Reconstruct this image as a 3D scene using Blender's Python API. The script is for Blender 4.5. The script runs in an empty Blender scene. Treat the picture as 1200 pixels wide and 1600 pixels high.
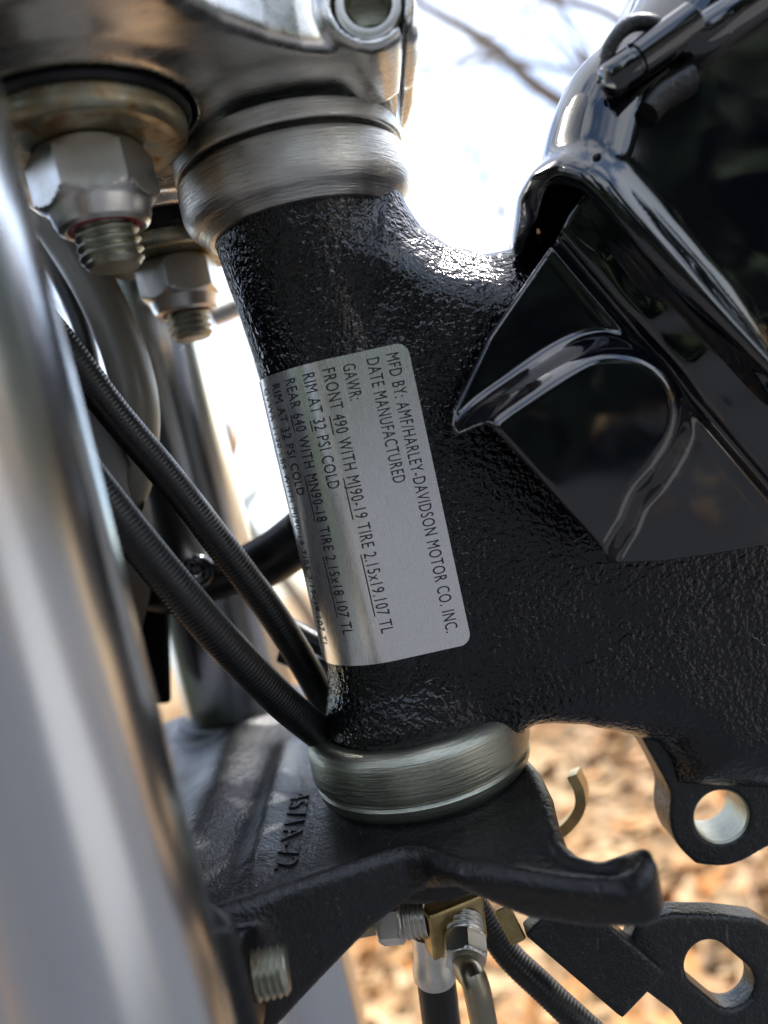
import bpy, math, random
import numpy as np
from mathutils import Matrix, Vector
R = math.radians
random.seed(7); RNG = np.random.default_rng(7)
scene = bpy.context.scene
C = scene.collection

# ------------------------------------------------------------------ camera
FPX = 1209.0                                   # focal length in photo pixels (1200 x 1600)
CAM_H, ROLL, PITCH = 0.80, R(22), R(3)
fw = Vector((0, math.cos(PITCH), math.sin(PITCH)))
up0 = Vector((0, -math.sin(PITCH), math.cos(PITCH))); rt0 = Vector((1, 0, 0))
up = up0 * math.cos(ROLL) + rt0 * math.sin(ROLL)
rt = rt0 * math.cos(ROLL) - up0 * math.sin(ROLL)
CAM_LOC = Vector((0, 0, CAM_H))
cam_d = bpy.data.cameras.new('camera'); cam = bpy.data.objects.new('camera', cam_d); C.objects.link(cam)
cam.matrix_world = Matrix(((rt.x, up.x, -fw.x, 0), (rt.y, up.y, -fw.y, 0), (rt.z, up.z, -fw.z, CAM_H), (0, 0, 0, 1)))
cam_d.sensor_fit = 'VERTICAL'; cam_d.sensor_height = 36.0; cam_d.sensor_width = 27.0
cam_d.lens = 36.0 * FPX / 1600.0
cam_d.clip_start = 0.01; cam_d.clip_end = 2000
cam_d.dof.use_dof = True; cam_d.dof.focus_distance = 0.172; cam_d.dof.aperture_fstop = 7.2
cam_d.dof.aperture_blades = 0
scene.camera = cam

# ------------------------------------------------------------------ sky, sun, exposure
SUN_EL, SUN_AZ = R(48), R(56)                 # azimuth from +Y (ahead of the camera), + = to the right
sd = Vector((math.sin(SUN_AZ) * math.cos(SUN_EL), math.cos(SUN_AZ) * math.cos(SUN_EL), math.sin(SUN_EL)))
w = bpy.data.worlds.new('World'); scene.world = w; w.use_nodes = True
nt = w.node_tree; nt.nodes.clear()
sky = nt.nodes.new('ShaderNodeTexSky'); sky.sky_type = 'NISHITA'; sky.sun_disc = False
sky.sun_elevation = SUN_EL; sky.sun_rotation = SUN_AZ
sky.air_density = 1.0; sky.dust_density = 1.2; sky.ozone_density = 1.2
bg = nt.nodes.new('ShaderNodeBackground'); bg.inputs[1].default_value = 0.15
wo = nt.nodes.new('ShaderNodeOutputWorld')
tc = nt.nodes.new('ShaderNodeTexCoord'); mp = nt.nodes.new('ShaderNodeMapping'); mp.inputs['Scale'].default_value = (1, 1, 1.7)
cn = nt.nodes.new('ShaderNodeTexNoise'); cn.inputs['Scale'].default_value = 2.1; cn.inputs['Detail'].default_value = 6; cn.inputs['Roughness'].default_value = .55
cr = nt.nodes.new('ShaderNodeValToRGB'); cr.color_ramp.elements[0].position = .43; cr.color_ramp.elements[1].position = .56
mx = nt.nodes.new('ShaderNodeMix'); mx.data_type = 'RGBA'; # bright thin cloud over most of the sky
nt.links.new(tc.outputs['Generated'], mp.inputs[0]); nt.links.new(mp.outputs[0], cn.inputs['Vector']); nt.links.new(cn.outputs['Fac'], cr.inputs[0])
cl = nt.nodes.new('ShaderNodeVectorMath'); cl.operation = 'MULTIPLY_ADD'; cl.inputs[1].default_value = (.55, .55, .55); cl.inputs[2].default_value = (4.15, 4.1, 4.0)
nt.links.new(sky.outputs[0], cl.inputs[0]); nt.links.new(cl.outputs[0], mx.inputs['B'])
nt.links.new(cr.outputs[0], mx.inputs['Factor']); nt.links.new(sky.outputs[0], mx.inputs['A'])
nt.links.new(mx.outputs['Result'], bg.inputs[0]); nt.links.new(bg.outputs[0], wo.inputs[0])
sl = bpy.data.lights.new('sun', 'SUN'); sl.energy = 2.4; sl.angle = R(3.0); sl.color = (1, .97, .93)
so = bpy.data.objects.new('sun', sl); C.objects.link(so)
so.rotation_euler = sd.to_track_quat('Z', 'Y').to_euler()
scene.view_settings.view_transform = 'Standard'; scene.view_settings.look = 'None'
scene.view_settings.exposure = 1.45; scene.view_settings.gamma = 1.0

# ------------------------------------------------------------------ frames of reference (all lengths of the bike in mm)
# view frame: x right, y down, z away from the photographer.  fork frame: p rearward, q to the near side, s down the steering axis.
MV = Matrix(((rt.x, -up.x, fw.x, 0), (rt.y, -up.y, fw.y, 0), (rt.z, -up.z, fw.z, CAM_H), (0, 0, 0, 1)))
def V(x, y, d): return np.array([(x - 600) / FPX * d, (y - 800) / FPX * d, d], float)
T0 = V(452, 255, 181); T1 = V(664, 1200, 194)
U_ = (T1 - T0) / np.linalg.norm(T1 - T0)
Q_ = np.array([0, 0, -1.0]); Q_ -= U_ * (Q_ @ U_); Q_ /= np.linalg.norm(Q_)
P_ = np.cross(Q_, U_)
PQS = np.array([P_, Q_, U_])
def frame(o, ex, ey, ez):
    m = Matrix.Identity(4)
    for i in range(3):
        m[i][0], m[i][1], m[i][2], m[i][3] = ex[i], ey[i], ez[i], o[i] * .001
    return MV @ m
MA = frame(T0, P_, Q_, U_)
def toA(v): return PQS @ (np.asarray(v, float) - T0)
def fromA(a): return T0 + PQS.T @ np.asarray(a, float)
def onq(x, y, q):
    r = V(x, y, 1.0); d = (q + T0 @ Q_) / (r @ Q_); return toA(r * d)
def ons(x, y, s):
    r = V(x, y, 1.0); d = (s + T0 @ U_) / (r @ U_); return toA(r * d)
def basis(z, hint=(0.31, 0.2, 0.93)):
    z = np.asarray(z, float); z = z / np.linalg.norm(z)
    h = np.asarray(hint, float)
    if abs(h @ z) / np.linalg.norm(h) > .95: h = np.array([1.0, 0, 0])
    x = h - z * (h @ z); x /= np.linalg.norm(x)
    return x, np.cross(z, x), z
def MZ(o, z, hint=(0.31, 0.2, 0.93)):           # a frame in the view frame, z along a direction
    return frame(o, *basis(z, hint))
def MAZ(o, z, hint=(0.31, 0.2, 0.93)):          # the same, given in fork coordinates
    return frame(fromA(o), *[PQS.T @ b for b in basis(z, hint)])

# ------------------------------------------------------------------ materials
def nd(t, kind, **kw):
    n = t.nodes.new('ShaderNode' + kind)
    for k, v in kw.items():
        if k in n.inputs.keys(): n.inputs[k].default_value = v
        else: setattr(n, k, v)
    return n
def mat(name, base, metal=0.0, rough=0.5, ior=1.5, aniso=0.0, coat=0.0, build=None):
    m = bpy.data.materials.new(name); m.use_nodes = True; t = m.node_tree
    b = t.nodes['Principled BSDF']
    b.inputs['Base Color'].default_value = (*base, 1); b.inputs['Metallic'].default_value = metal
    b.inputs['Roughness'].default_value = rough; b.inputs['IOR'].default_value = ior
    b.inputs['Anisotropic'].default_value = aniso; b.inputs['Coat Weight'].default_value = coat
    if build: build(t, b)
    return m
def coords(t, scale=(1, 1, 1)):
    tc = nd(t, 'TexCoord'); mp = nd(t, 'Mapping'); mp.inputs['Scale'].default_value = scale
    t.links.new(tc.outputs['Object'], mp.inputs[0]); return mp.outputs[0]
def noise(t, vec, scale, detail=3, rough=.5, dist=0):
    n = nd(t, 'TexNoise'); n.inputs['Scale'].default_value = scale; n.inputs['Detail'].default_value = detail
    n.inputs['Roughness'].default_value = rough; n.inputs['Distortion'].default_value = dist
    t.links.new(vec, n.inputs['Vector']); return n.outputs['Fac']
def ramp(t, fac, stops):
    r = nd(t, 'ValToRGB'); e = r.color_ramp.elements
    while len(e) < len(stops): e.new(.5)
    for el, (p, c) in zip(e, stops):
        el.position = p; el.color = (*c, 1) if len(c) == 3 else c
    t.links.new(fac, r.inputs[0]); return r.outputs[0]
def vramp(t, fac, a, b, v0, v1):
    r = nd(t, 'MapRange'); r.inputs[1].default_value = a; r.inputs[2].default_value = b
    r.inputs[3].default_value = v0; r.inputs[4].default_value = v1
    t.links.new(fac, r.inputs[0]); return r.outputs[0]
def bump(t, b, h, dist, strength=1.0, prev=None):
    n = nd(t, 'Bump'); n.inputs['Strength'].default_value = strength; n.inputs['Distance'].default_value = dist
    t.links.new(h, n.inputs['Height'])
    if prev is not None: t.links.new(prev, n.inputs['Normal'])
    t.links.new(n.outputs[0], b.inputs['Normal']); return n.outputs[0]
def math2(t, op, a, b):
    n = nd(t, 'Math', operation=op)
    for i, x in enumerate((a, b)):
        if isinstance(x, (int, float)): n.inputs[i].default_value = x
        else: t.links.new(x, n.inputs[i])
    return n.outputs[0]

def m_textured(t, b):
    c = coords(t)
    f1 = noise(t, c, 760, 1.5, .5, .25); f2 = noise(t, c, 1800, 1, .5)
    h = math2(t, 'MULTIPLY', math2(t, 'ADD', f1, math2(t, 'MULTIPLY', f2, .16)), vramp(t, noise(t, c, 75, 3, .6), .35, .65, .55, 1.25))
    bump(t, b, h, .0007, .8)
    d = noise(t, c, 2600, 1)
    t.links.new(ramp(t, d, [(0, (.003, .003, .004)), (.76, (.003, .003, .004)), (.84, (.05, .048, .045))]), b.inputs['Base Color'])
    t.links.new(vramp(t, noise(t, c, 60, 3), .3, .7, .10, .23), b.inputs['Roughness'])
TEXTURED = mat('textured_black_paint', (.004, .004, .005), rough=.27, ior=1.5, build=m_textured)
def m_gloss(t, b):
    c = coords(t)
    bump(t, b, noise(t, c, 46, 1.5, .4), .0009, .3)
    d = noise(t, c, 1500, 1)
    t.links.new(ramp(t, d, [(0, (.0025, .0025, .0045)), (.8, (.0025, .0025, .0045)), (.86, (.05, .05, .05))]), b.inputs['Base Color'])
    t.links.new(vramp(t, noise(t, c, 90, 4), .4, .8, .025, .10), b.inputs['Roughness'])
GLOSS = mat('gloss_black_enamel', (.0025, .0025, .0045), rough=.03, ior=1.8, build=m_gloss)
def m_cast(t, b):
    c = coords(t)
    h = math2(t, 'ADD', noise(t, c, 520, 3, .6), math2(t, 'MULTIPLY', noise(t, c, 1700, 2), .5))
    bump(t, b, h, .00042, .8)
    d = noise(t, c, 1700, 2, .6)
    sc = noise(t, coords(t, (1, .16, .7)), 900, 1)
    dd = math2(t, 'MAXIMUM', d, math2(t, 'SUBTRACT', sc, .02))
    t.links.new(ramp(t, dd, [(0, (.0045, .0048, .0055)), (.66, (.0045, .0048, .0055)), (.78, (.06, .058, .052))]), b.inputs['Base Color'])
    t.links.new(vramp(t, noise(t, c, 70, 4), .3, .7, .27, .46), b.inputs['Roughness'])
CAST = mat('satin_black_casting', (.01, .01, .011), rough=.4, build=m_cast)
def m_turned(base, dirt, r0=.26, r1=.42):
    def f(t, b):
        c = coords(t); lines = noise(t, coords(t, (.04, .04, 1)), 2300, 3, .7)
        scr = noise(t, coords(t, (.5, .5, 5)), 420, 4, .65)
        bump(t, b, math2(t, 'ADD', lines, math2(t, 'MULTIPLY', scr, .8)), .00016, 1.0)
        n = noise(t, c, 95, 5, .65)
        t.links.new(ramp(t, n, [(.3, base), (.62, tuple(.86 * x for x in base)), (.8, dirt)]), b.inputs['Base Color'])
        t.links.new(vramp(t, scr, .3, .7, r0, r1), b.inputs['Roughness'])
    return f
STEEL = mat('turned_steel', (.55, .53, .47), 1, .3, build=m_turned((.70, .68, .63), (.42, .36, .25)))
DULL = mat('dull_steel', (.42, .41, .37), 1, .35, build=m_turned((.44, .44, .36), (.26, .19, .09), .3, .45))
def m_rusty(t, b):
    c = coords(t); n = noise(t, c, 140, 5, .7)
    t.links.new(ramp(t, n, [(.42, (.36, .36, .28)), (.56, (.38, .30, .17)), (.63, (.26, .13, .05)), (.75, (.10, .05, .03))]), b.inputs['Base Color'])
    t.links.new(vramp(t, n, .4, .7, .26, .6), b.inputs['Roughness']); bump(t, b, n, .0002, .5)
RUSTY = mat('rust_stained_zinc', (.5, .42, .28), .9, .35, build=m_rusty)
def m_zinc(t, b):
    c = coords(t); n = noise(t, c, 160, 5, .65)
    t.links.new(ramp(t, n, [(.3, (.78, .77, .74)), (.7, (.60, .58, .54))]), b.inputs['Base Color'])
    t.links.new(vramp(t, n, .3, .7, .28, .46), b.inputs['Roughness']); bump(t, b, n, .0001, .6)
ZINC = mat('zinc_plated_steel', (.6, .6, .56), 1, .34, build=m_zinc)
def m_alu(t, b):
    c = coords(t); n = noise(t, coords(t, (.25, 1, 1)), 300, 4, .6)
    t.links.new(vramp(t, n, .3, .7, .2, .34), b.inputs['Roughness']); bump(t, b, n, .00012, .5)
    t.links.new(ramp(t, noise(t, c, 60, 5, .7), [(.35, (.74, .73, .70)), (.75, (.56, .54, .50))]), b.inputs['Base Color'])
ALU = mat('polished_aluminium', (.6, .59, .55), 1, .26, build=m_alu)
def m_chrome(t, b):
    c = coords(t)
    t.links.new(vramp(t, noise(t, c, 40, 4), .35, .75, .2, .27), b.inputs['Roughness'])
CHROME = mat('chrome', (.66, .68, .70), 1, .07, build=m_chrome)
def m_brass(t, b):
    n = noise(t, coords(t), 220, 4, .6)
    t.links.new(ramp(t, n, [(.3, (.55, .43, .22)), (.75, (.36, .26, .12))]), b.inputs['Base Color'])
    t.links.new(vramp(t, n, .3, .7, .3, .48), b.inputs['Roughness']); bump(t, b, n, .0001, .5)
BRASS = mat('tarnished_brass', (.5, .4, .2), 1, .36, build=m_brass)
def m_plate(t, b):
    h1 = noise(t, coords(t, (1, 1, .03)), 5200, 2, .7)
    h2 = noise(t, coords(t, (1, 1, .3)), 60, 2, .5)
    bump(t, b, math2(t, 'ADD', math2(t, 'MULTIPLY', h1, .16), math2(t, 'MULTIPLY', h2, .35)), .00014, .55)
    scr = noise(t, coords(t, (.12, .12, 1)), 800, 3, .6)
    t.links.new(ramp(t, scr, [(.0, (.84, .83, .81)), (.7, (.84, .83, .81)), (.76, (.6, .59, .57))]), b.inputs['Base Color'])
    t.links.new(vramp(t, h1, .3, .7, .15, .3), b.inputs['Roughness'])
PLATE = mat('brushed_aluminium_foil', (.82, .81, .79), .84, .25, build=m_plate)
INK = mat('black_printing_ink', (.012, .012, .014), rough=.4)
def m_rub(t, b):
    c = coords(t); bump(t, b, noise(t, c, 900, 3), .0001, .5)
    t.links.new(vramp(t, noise(t, c, 120, 3), .3, .7, .3, .5), b.inputs['Roughness'])
RUBBER = mat('black_rubber', (.005, .005, .005), rough=.4, build=m_rub)
FLAT = mat('flat_black_enamel', (.003, .003, .0035), rough=.6, ior=1.22, build=m_rub)
FLAT.node_tree.links.remove([l for l in FLAT.node_tree.links if l.to_socket.name == 'Roughness'][0])
GREYRUB = mat('grey_loom_sleeve', (.15, .14, .11), rough=.42, build=m_rub)
BLACKMET = mat('black_painted_steel', (.004, .004, .005), rough=.22, build=m_cast)
RED = mat('red_nylon_ring', (.30, .012, .03), rough=.3)
SIGNAL = mat('dulled_chrome_housing', (.62, .52, .46), 1, .32)
SLIDER = mat('grey_slider_paint', (.42, .44, .48), 1, .24)
LINE = mat('steel_brake_pipe', (.27, .24, .18), 1, .36, build=m_zinc)
LINE.node_tree.nodes['Principled BSDF'].inputs['Base Color'].default_value = (.3, .27, .2, 1)
for l in list(LINE.node_tree.links):
    if l.to_socket.name == 'Base Color': LINE.node_tree.links.remove(l)

# ------------------------------------------------------------------ building blocks
WORLD = {}
LOC = CAM_LOC + fw * .19; LOC.z = 0.0
bike = bpy.data.objects.new('motorcycle', None); C.objects.link(bike); bike.location = LOC
bike['label'] = 'motorcycle with textured black steering head, silver data plate, chrome forks and glossy black tank'
bike['category'] = 'motorcycle'
WORLD[bike.name] = Matrix.Translation(LOC)
def part(name, geo, material, M=None, parent=None, sharp=32, normals=None, label=None):
    """link (verts in mm, faces) as one mesh object under its parent, standing in the frame M"""
    v, f = geo[0], geo[1]
    me = bpy.data.meshes.new(name)
    v = np.asarray(v, float) * .001
    me.from_pydata([tuple(x) for x in v], [], [tuple(int(i) for i in x) for x in f])
    me.update()
    o = bpy.data.objects.new(name, me); C.objects.link(o)
    if isinstance(material, (list, tuple)):
        for mm in material: me.materials.append(mm)
    else: me.materials.append(material)
    me.polygons.foreach_set('use_smooth', [True] * len(me.polygons))
    if len(geo) > 2: me.normals_split_custom_set_from_vertices([tuple(x) for x in geo[2]])
    elif sharp is not None: me.set_sharp_from_angle(angle=R(sharp))
    M = M if M is not None else MA
    parent = parent or bike
    o.parent = parent; o.matrix_basis = WORLD[parent.name].inverted() @ M
    WORLD[o.name] = M
    if label: o['label'] = label
    return o
def join(*gs):
    vs, fs, n = [], [], 0
    for g in gs:
        vs.append(np.asarray(g[0], float)); fs += [[i + n for i in f] for f in g[1]]; n += len(g[0])
    return np.vstack(vs), fs
def move(g, o=(0, 0, 0), z=None, hint=(0.31, 0.2, 0.93)):
    v = np.asarray(g[0], float)
    if z is not None: v = v @ np.array(basis(z, hint))
    return v + np.asarray(o, float), g[1]
def lathe(prof, seg=96, center=(0, 0), closed=False):
    prof = np.asarray(prof, float); n = len(prof); a = np.arange(seg) / seg * 2 * math.pi
    v = np.stack([np.stack([center[0] + r * np.cos(a), center[1] + r * np.sin(a), np.full(seg, s)], 1) for r, s in prof]).reshape(-1, 3)
    f = []
    m = n if closed else n - 1
    for i in range(m):
        i2 = (i + 1) % n
        for j in range(seg):
            k = (j + 1) % seg
            f.append([i * seg + j, i2 * seg + j, i2 * seg + k, i * seg + k][::-1])
    return v, f
def arcp(c, r, a0, a1, n=6):
    return [(c[0] + r * math.cos(R(a0 + (a1 - a0) * i / n)), c[1] + r * math.sin(R(a0 + (a1 - a0) * i / n))) for i in range(n + 1)]
def hexnut(af, h, ch=1.4, bore=0.0, collar=None, seg=120):
    """hexagonal nut along +z; af across flats; chamfered at both ends; optional list of (r, z) continuing it"""
    rc = af / math.sqrt(3); levels = [0, .25, .6, 1.0, ch, ch + .6, h / 2, h - ch - .6, h - ch, h - 1.0, h - .6, h - .25, h]
    a = np.arange(seg) / seg * 2 * math.pi
    hx = (af / 2) / np.cos((a + math.pi / 6) % (math.pi / 3) - math.pi / 6)
    rows = []
    for z in levels:
        e = min(z, h - z)
        rmax = rc - max(0, (ch - e)) * (rc - af / 2 * .97) / ch
        rr = np.minimum(hx, rmax); rows.append((rr, z))
    if collar: rows += [(np.full(seg, r), z) for r, z in collar]
    rows = [(np.full(seg, bore), 0)] + rows
    if collar is None: rows.append((np.full(seg, bore), h))
    v = np.stack([np.stack([r * np.cos(a), r * np.sin(a), np.full(seg, z)], 1) for r, z in rows]).reshape(-1, 3); f = []
    for i in range(len(rows) - 1):
        for j in range(seg):
            k = (j + 1) % seg; f.append([i * seg + j, i * seg + k, (i + 1) * seg + k, (i + 1) * seg + j])
    return v, f
def thread(r, z0, z1, pitch=1.5, depth=.75, seg=64):
    """a rolled thread: a helix cut into a stud from z0 to z1, chamfered at the end"""
    zs = np.arange(z0, z1 + 1e-6, pitch / 10); a = np.arange(seg) / seg * 2 * math.pi
    rows = []
    for z in zs:
        ph = (z / pitch - a / (2 * math.pi)) % 1.0
        rr = r - depth * np.clip(1.35 * (1 - np.abs(2 * ph - 1)) - .2, 0, 1)
        rr = np.minimum(rr, r - max(0, z - (z1 - .8 * pitch)) * .9)
        rows.append(np.stack([rr * np.cos(a), rr * np.sin(a), np.full(seg, z)], 1))
    v = np.vstack(rows + [np.array([[0, 0, z1 + .02]])]); f = []; n = len(zs)
    for i in range(n - 1):
        for j in range(seg):
            k = (j + 1) % seg; f.append([i * seg + j, i * seg + k, (i + 1) * seg + k, (i + 1) * seg + j])
    for j in range(seg): f.append([(n - 1) * seg + j, (n - 1) * seg + (j + 1) % seg, n * seg])
    return v, f
def spline(pts, n=40):
    p = np.asarray(pts, float); p = np.vstack([2 * p[0] - p[1], p, 2 * p[-1] - p[-2]]); out = []
    for i in range(1, len(p) - 2):
        for t in np.linspace(0, 1, n, endpoint=False):
            a, b, c, d = p[i - 1], p[i], p[i + 1], p[i + 2]
            out.append(.5 * (2 * b + (c - a) * t + (2 * a - 5 * b + 4 * c - d) * t * t + (3 * b - a - 3 * c + d) * t ** 3))
    out.append(p[-2]); return np.array(out)
def resample(c, step):
    d = np.r_[0, np.cumsum(np.linalg.norm(np.diff(c, axis=0), axis=1))]
    n = max(2, int(d[-1] / step)); t = np.linspace(0, d[-1], n)
    return np.stack([np.interp(t, d, c[:, k]) for k in range(3)], 1)
def sweep(c, rad, seg=20, flat=1.0):
    c = np.asarray(c, float); n = len(c); rad = np.broadcast_to(np.asarray(rad, float), (n,))
    tn = np.gradient(c, axis=0); tn /= np.linalg.norm(tn, axis=1)[:, None]
    x, y, _ = basis(tn[0]); v = []
    a = np.arange(seg) / seg * 2 * math.pi
    for i in range(n):
        x = x - tn[i] * (x @ tn[i]); x /= np.linalg.norm(x); y = np.cross(tn[i], x)
        v.append(c[i] + rad[i] * (np.cos(a)[:, None] * x + flat * np.sin(a)[:, None] * y))
    v = np.vstack(v); f = []
    for i in range(n - 1):
        for j in range(seg):
            k = (j + 1) % seg; f.append([i * seg + j, i * seg + k, (i + 1) * seg + k, (i + 1) * seg + j])
    f.append(list(range(seg))[::-1]); f.append([(n - 1) * seg + j for j in range(seg)])
    return v, f
def ribbed(pts, r, pitch=.95, depth=.13, seg=22):
    c = resample(spline(pts), pitch / 4); k = np.arange(len(c))
    return sweep(c, r - depth * .5 * (1 - np.cos(k * math.pi / 2)), seg)

# signed-distance modelling: a numpy grid, surface nets, normals from the field
def smin(a, b, k):
    h = np.maximum(k - np.abs(a - b), 0) / k
    return np.minimum(a, b) - h * h * k * .25
def smax(a, b, k): return -smin(-a, -b, k)
def poly2(x, y, pts):
    """signed distance to a polygon, negative inside"""
    pts = np.asarray(pts, float)[:, :2]; d = np.full(x.shape, 1e9); sgn = np.zeros(x.shape, bool)
    for (ax, ay), (bx, by) in zip(pts, np.roll(pts, -1, 0)):
        ex, ey = bx - ax, by - ay; wx, wy = x - ax, y - ay
        t = np.clip((wx * ex + wy * ey) / (ex * ex + ey * ey + 1e-12), 0, 1)
        d = np.minimum(d, (wx - ex * t) ** 2 + (wy - ey * t) ** 2)
        if ay != by:
            c = ((ay > y) != (by > y)) & (x < ex * (y - ay) / (by - ay) + ax)
            sgn ^= c
    d = np.sqrt(d); return np.where(sgn, -d, d)
def rinter(a, b, r):
    return np.minimum(np.maximum(a + r, b + r), 0) + np.hypot(np.maximum(a + r, 0), np.maximum(b + r, 0)) - r
def seg3(x, y, z, a, b, r0, r1=None):
    a = np.asarray(a, float); e = np.asarray(b, float) - a; r1 = r0 if r1 is None else r1
    wx, wy, wz = x - a[0], y - a[1], z - a[2]
    t = np.clip((wx * e[0] + wy * e[1] + wz * e[2]) / (e @ e), 0, 1)
    return np.sqrt((wx - e[0] * t) ** 2 + (wy - e[1] * t) ** 2 + (wz - e[2] * t) ** 2) - (r0 + (r1 - r0) * t)
def nets(fn, lo, hi, h):
    lo = np.asarray(lo, float); n = [int((b - a) / h) + 2 for a, b in zip(lo, hi)]
    ax = [lo[i] + h * np.arange(n[i]) for i in range(3)]
    X, Y, Z = np.meshgrid(*ax, indexing='ij', sparse=True)
    Fv = np.broadcast_to(fn(X, Y, Z), n).astype(np.float32).copy()
    for k in range(3):                            # close the surface at the grid's border
        s = [slice(None)] * 3
        for e in (0, -1):
            s[k] = e; Fv[tuple(s)] = np.maximum(Fv[tuple(s)], h * .4)
    ins = Fv < 0
    acc = np.zeros([m - 1 for m in n] + [3], np.float32); cnt = np.zeros([m - 1 for m in n], np.int32)
    def sl(k, d): return slice(d, n[k] - 1 + d)
    off = [(0, 0), (0, 1), (1, 0), (1, 1)]
    for k in range(3):
        o1, o2 = (k + 1) % 3, (k + 2) % 3
        for d1, d2 in off:
            s0 = [None] * 3; s0[k] = sl(k, 0); s0[o1] = sl(o1, d1); s0[o2] = sl(o2, d2); s1 = list(s0); s1[k] = sl(k, 1)
            a, b = Fv[tuple(s0)], Fv[tuple(s1)]; m = (a < 0) != (b < 0)
            t = np.where(m, a / np.where(m, a - b, 1), 0)
            cnt += m; acc[..., k] += t; acc[..., o1] += m * d1; acc[..., o2] += m * d2
    act = cnt > 0; idx = np.full(act.shape, -1); idx[act] = np.arange(act.sum())
    cell = np.argwhere(act); v = (cell + acc[act] / cnt[act][:, None])
    faces = []
    for k in range(3):
        o1, o2 = (k + 1) % 3, (k + 2) % 3
        s0 = [slice(None)] * 3; s1 = [slice(None)] * 3; s0[k] = slice(0, -1); s1[k] = slice(1, None)
        for s in (s0, s1):
            s[o1] = slice(1, -1); s[o2] = slice(1, -1)
        a, b = ins[tuple(s0)], ins[tuple(s1)]
        for flip, m in ((0, a & ~b), (1, ~a & b)):
            e = np.argwhere(m)
            if not len(e): continue
            e[:, o1] += 1; e[:, o2] += 1
            q = []
            for d1, d2 in ((1, 1), (0, 1), (0, 0), (1, 0)):
                c = e.copy(); c[:, o1] -= d1; c[:, o2] -= d2; q.append(idx[c[:, 0], c[:, 1], c[:, 2]])
            q = np.stack(q, 1); faces.append(q[:, ::-1] if flip else q)
    faces = np.vstack(faces)
    # pull the vertices onto the field and take its gradient as the normal
    G = [g for g in np.gradient(Fv, h)]
    def tri(A, p):
        i = np.clip(np.floor(p).astype(int), 0, np.array(n) - 2); f = p - i; r = 0
        for dx in (0, 1):
            for dy in (0, 1):
                for dz in (0, 1):
                    wgt = (f[:, 0] if dx else 1 - f[:, 0]) * (f[:, 1] if dy else 1 - f[:, 1]) * (f[:, 2] if dz else 1 - f[:, 2])
                    r = r + wgt * A[i[:, 0] + dx, i[:, 1] + dy, i[:, 2] + dz]
        return r
    for _ in range(2):
        g = np.stack([tri(a, v) for a in G], 1); f = tri(Fv, v); l2 = np.maximum((g ** 2).sum(1), .2)
        st = np.clip(f / l2, -.5 * h, .5 * h)[:, None] * g / h
        v = v - .8 * st
    g = np.stack([tri(a, v) for a in G], 1); g /= np.maximum(np.linalg.norm(g, axis=1), 1e-6)[:, None]
    return lo + v * h, faces, g

def box(a, b, c, o):                                # box from a corner o with edge vectors a, b, c, edges softened
    o, a, b, c = (np.asarray(x, float) for x in (o, a, b, c)); L = [np.linalg.norm(x) for x in (a, b, c)]; e = .6
    def fn(x, y, z):
        dx, dy, dz = np.abs(x - L[0] / 2) - L[0] / 2 + e, np.abs(y - L[1] / 2) - L[1] / 2 + e, np.abs(z - L[2] / 2) - L[2] / 2 + e
        return np.sqrt(np.maximum(dx, 0) ** 2 + np.maximum(dy, 0) ** 2 + np.maximum(dz, 0) ** 2) + np.minimum(np.maximum(dx, np.maximum(dy, dz)), 0) - e
    v, f, n = nets(fn, (-1, -1, -1), [l + 1 for l in L], max(L) / 40)
    B = np.array([a / L[0], b / L[1], c / L[2]]); 
    if np.linalg.det(B) < 0: f = f[:, ::-1]
    return o + v @ B, f, n @ B

# ------------------------------------------------------------------ the place: ground, leaves, bare trees, and unseen surroundings added for reflections
def place(name, v, f, material, kind=None, colors=None):
    me = bpy.data.meshes.new(name)
    me.from_pydata([tuple(x) for x in v], [], [tuple(int(i) for i in x) for x in f]); me.update()
    o = bpy.data.objects.new(name, me); C.objects.link(o); me.materials.append(material)
    if colors is not None:
        ca = me.color_attributes.new('tint', 'FLOAT_COLOR', 'POINT')
        ca.data.foreach_set('color', np.c_[colors, np.ones(len(colors))].ravel())
    if kind: o['kind'] = kind
    return o
def m_ground(t, b):
    tc = nd(t, 'TexCoord'); c = tc.outputs['Object']
    n1 = noise(t, c, 14, 6, .7); n2 = noise(t, c, .8, 3)
    a = ramp(t, n1, [(.3, (.31, .19, .085)), (.5, (.39, .25, .115)), (.7, (.44, .30, .15))])
    t.links.new(a, b.inputs['Base Color']); bump(t, b, n1, .04, .8)
GROUND = mat('leaf_strewn_soil', (.3, .2, .1), rough=.9, build=m_ground)
g = place('ground', [(-300, -300, 0), (300, -300, 0), (300, 300, 0), (-300, 300, 0)], [(0, 1, 2, 3)], GROUND, 'structure')
def m_asphalt(t, b):
    c = nd(t, 'TexCoord').outputs['Object']; n1 = noise(t, c, 160, 4, .7); n2 = noise(t, c, 1.3, 4, .6)
    t.links.new(ramp(t, math2(t, 'ADD', math2(t, 'MULTIPLY', n1, .5), math2(t, 'MULTIPLY', n2, .5)), [(.3, (.05, .052, .058)), (.7, (.082, .086, .094))]), b.inputs['Base Color'])
    bump(t, b, n1, .004, .6)
ASPHALT = mat('reflected_asphalt', (.13, .13, .13), rough=.85, build=m_asphalt)
dv = [(-7, -12, -.05), (4.5, -12, -.05), (4.5, .82, -.05), (-7, .80, -.05), (-7, -12, .02), (4.5, -12, .02), (4.5, .80, .02), (-7, .78, .02)]
CONC = mat('reflected_concrete', (.26, .255, .245), rough=.9, build=lambda t, b: bump(t, b, noise(t, nd(t, 'TexCoord').outputs['Object'], 120, 4, .6), .003, .5))
strip_xy = [(.42, -.50), (.95, .0), (4.4, -2.6), (3.4, -4.1)]
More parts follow.
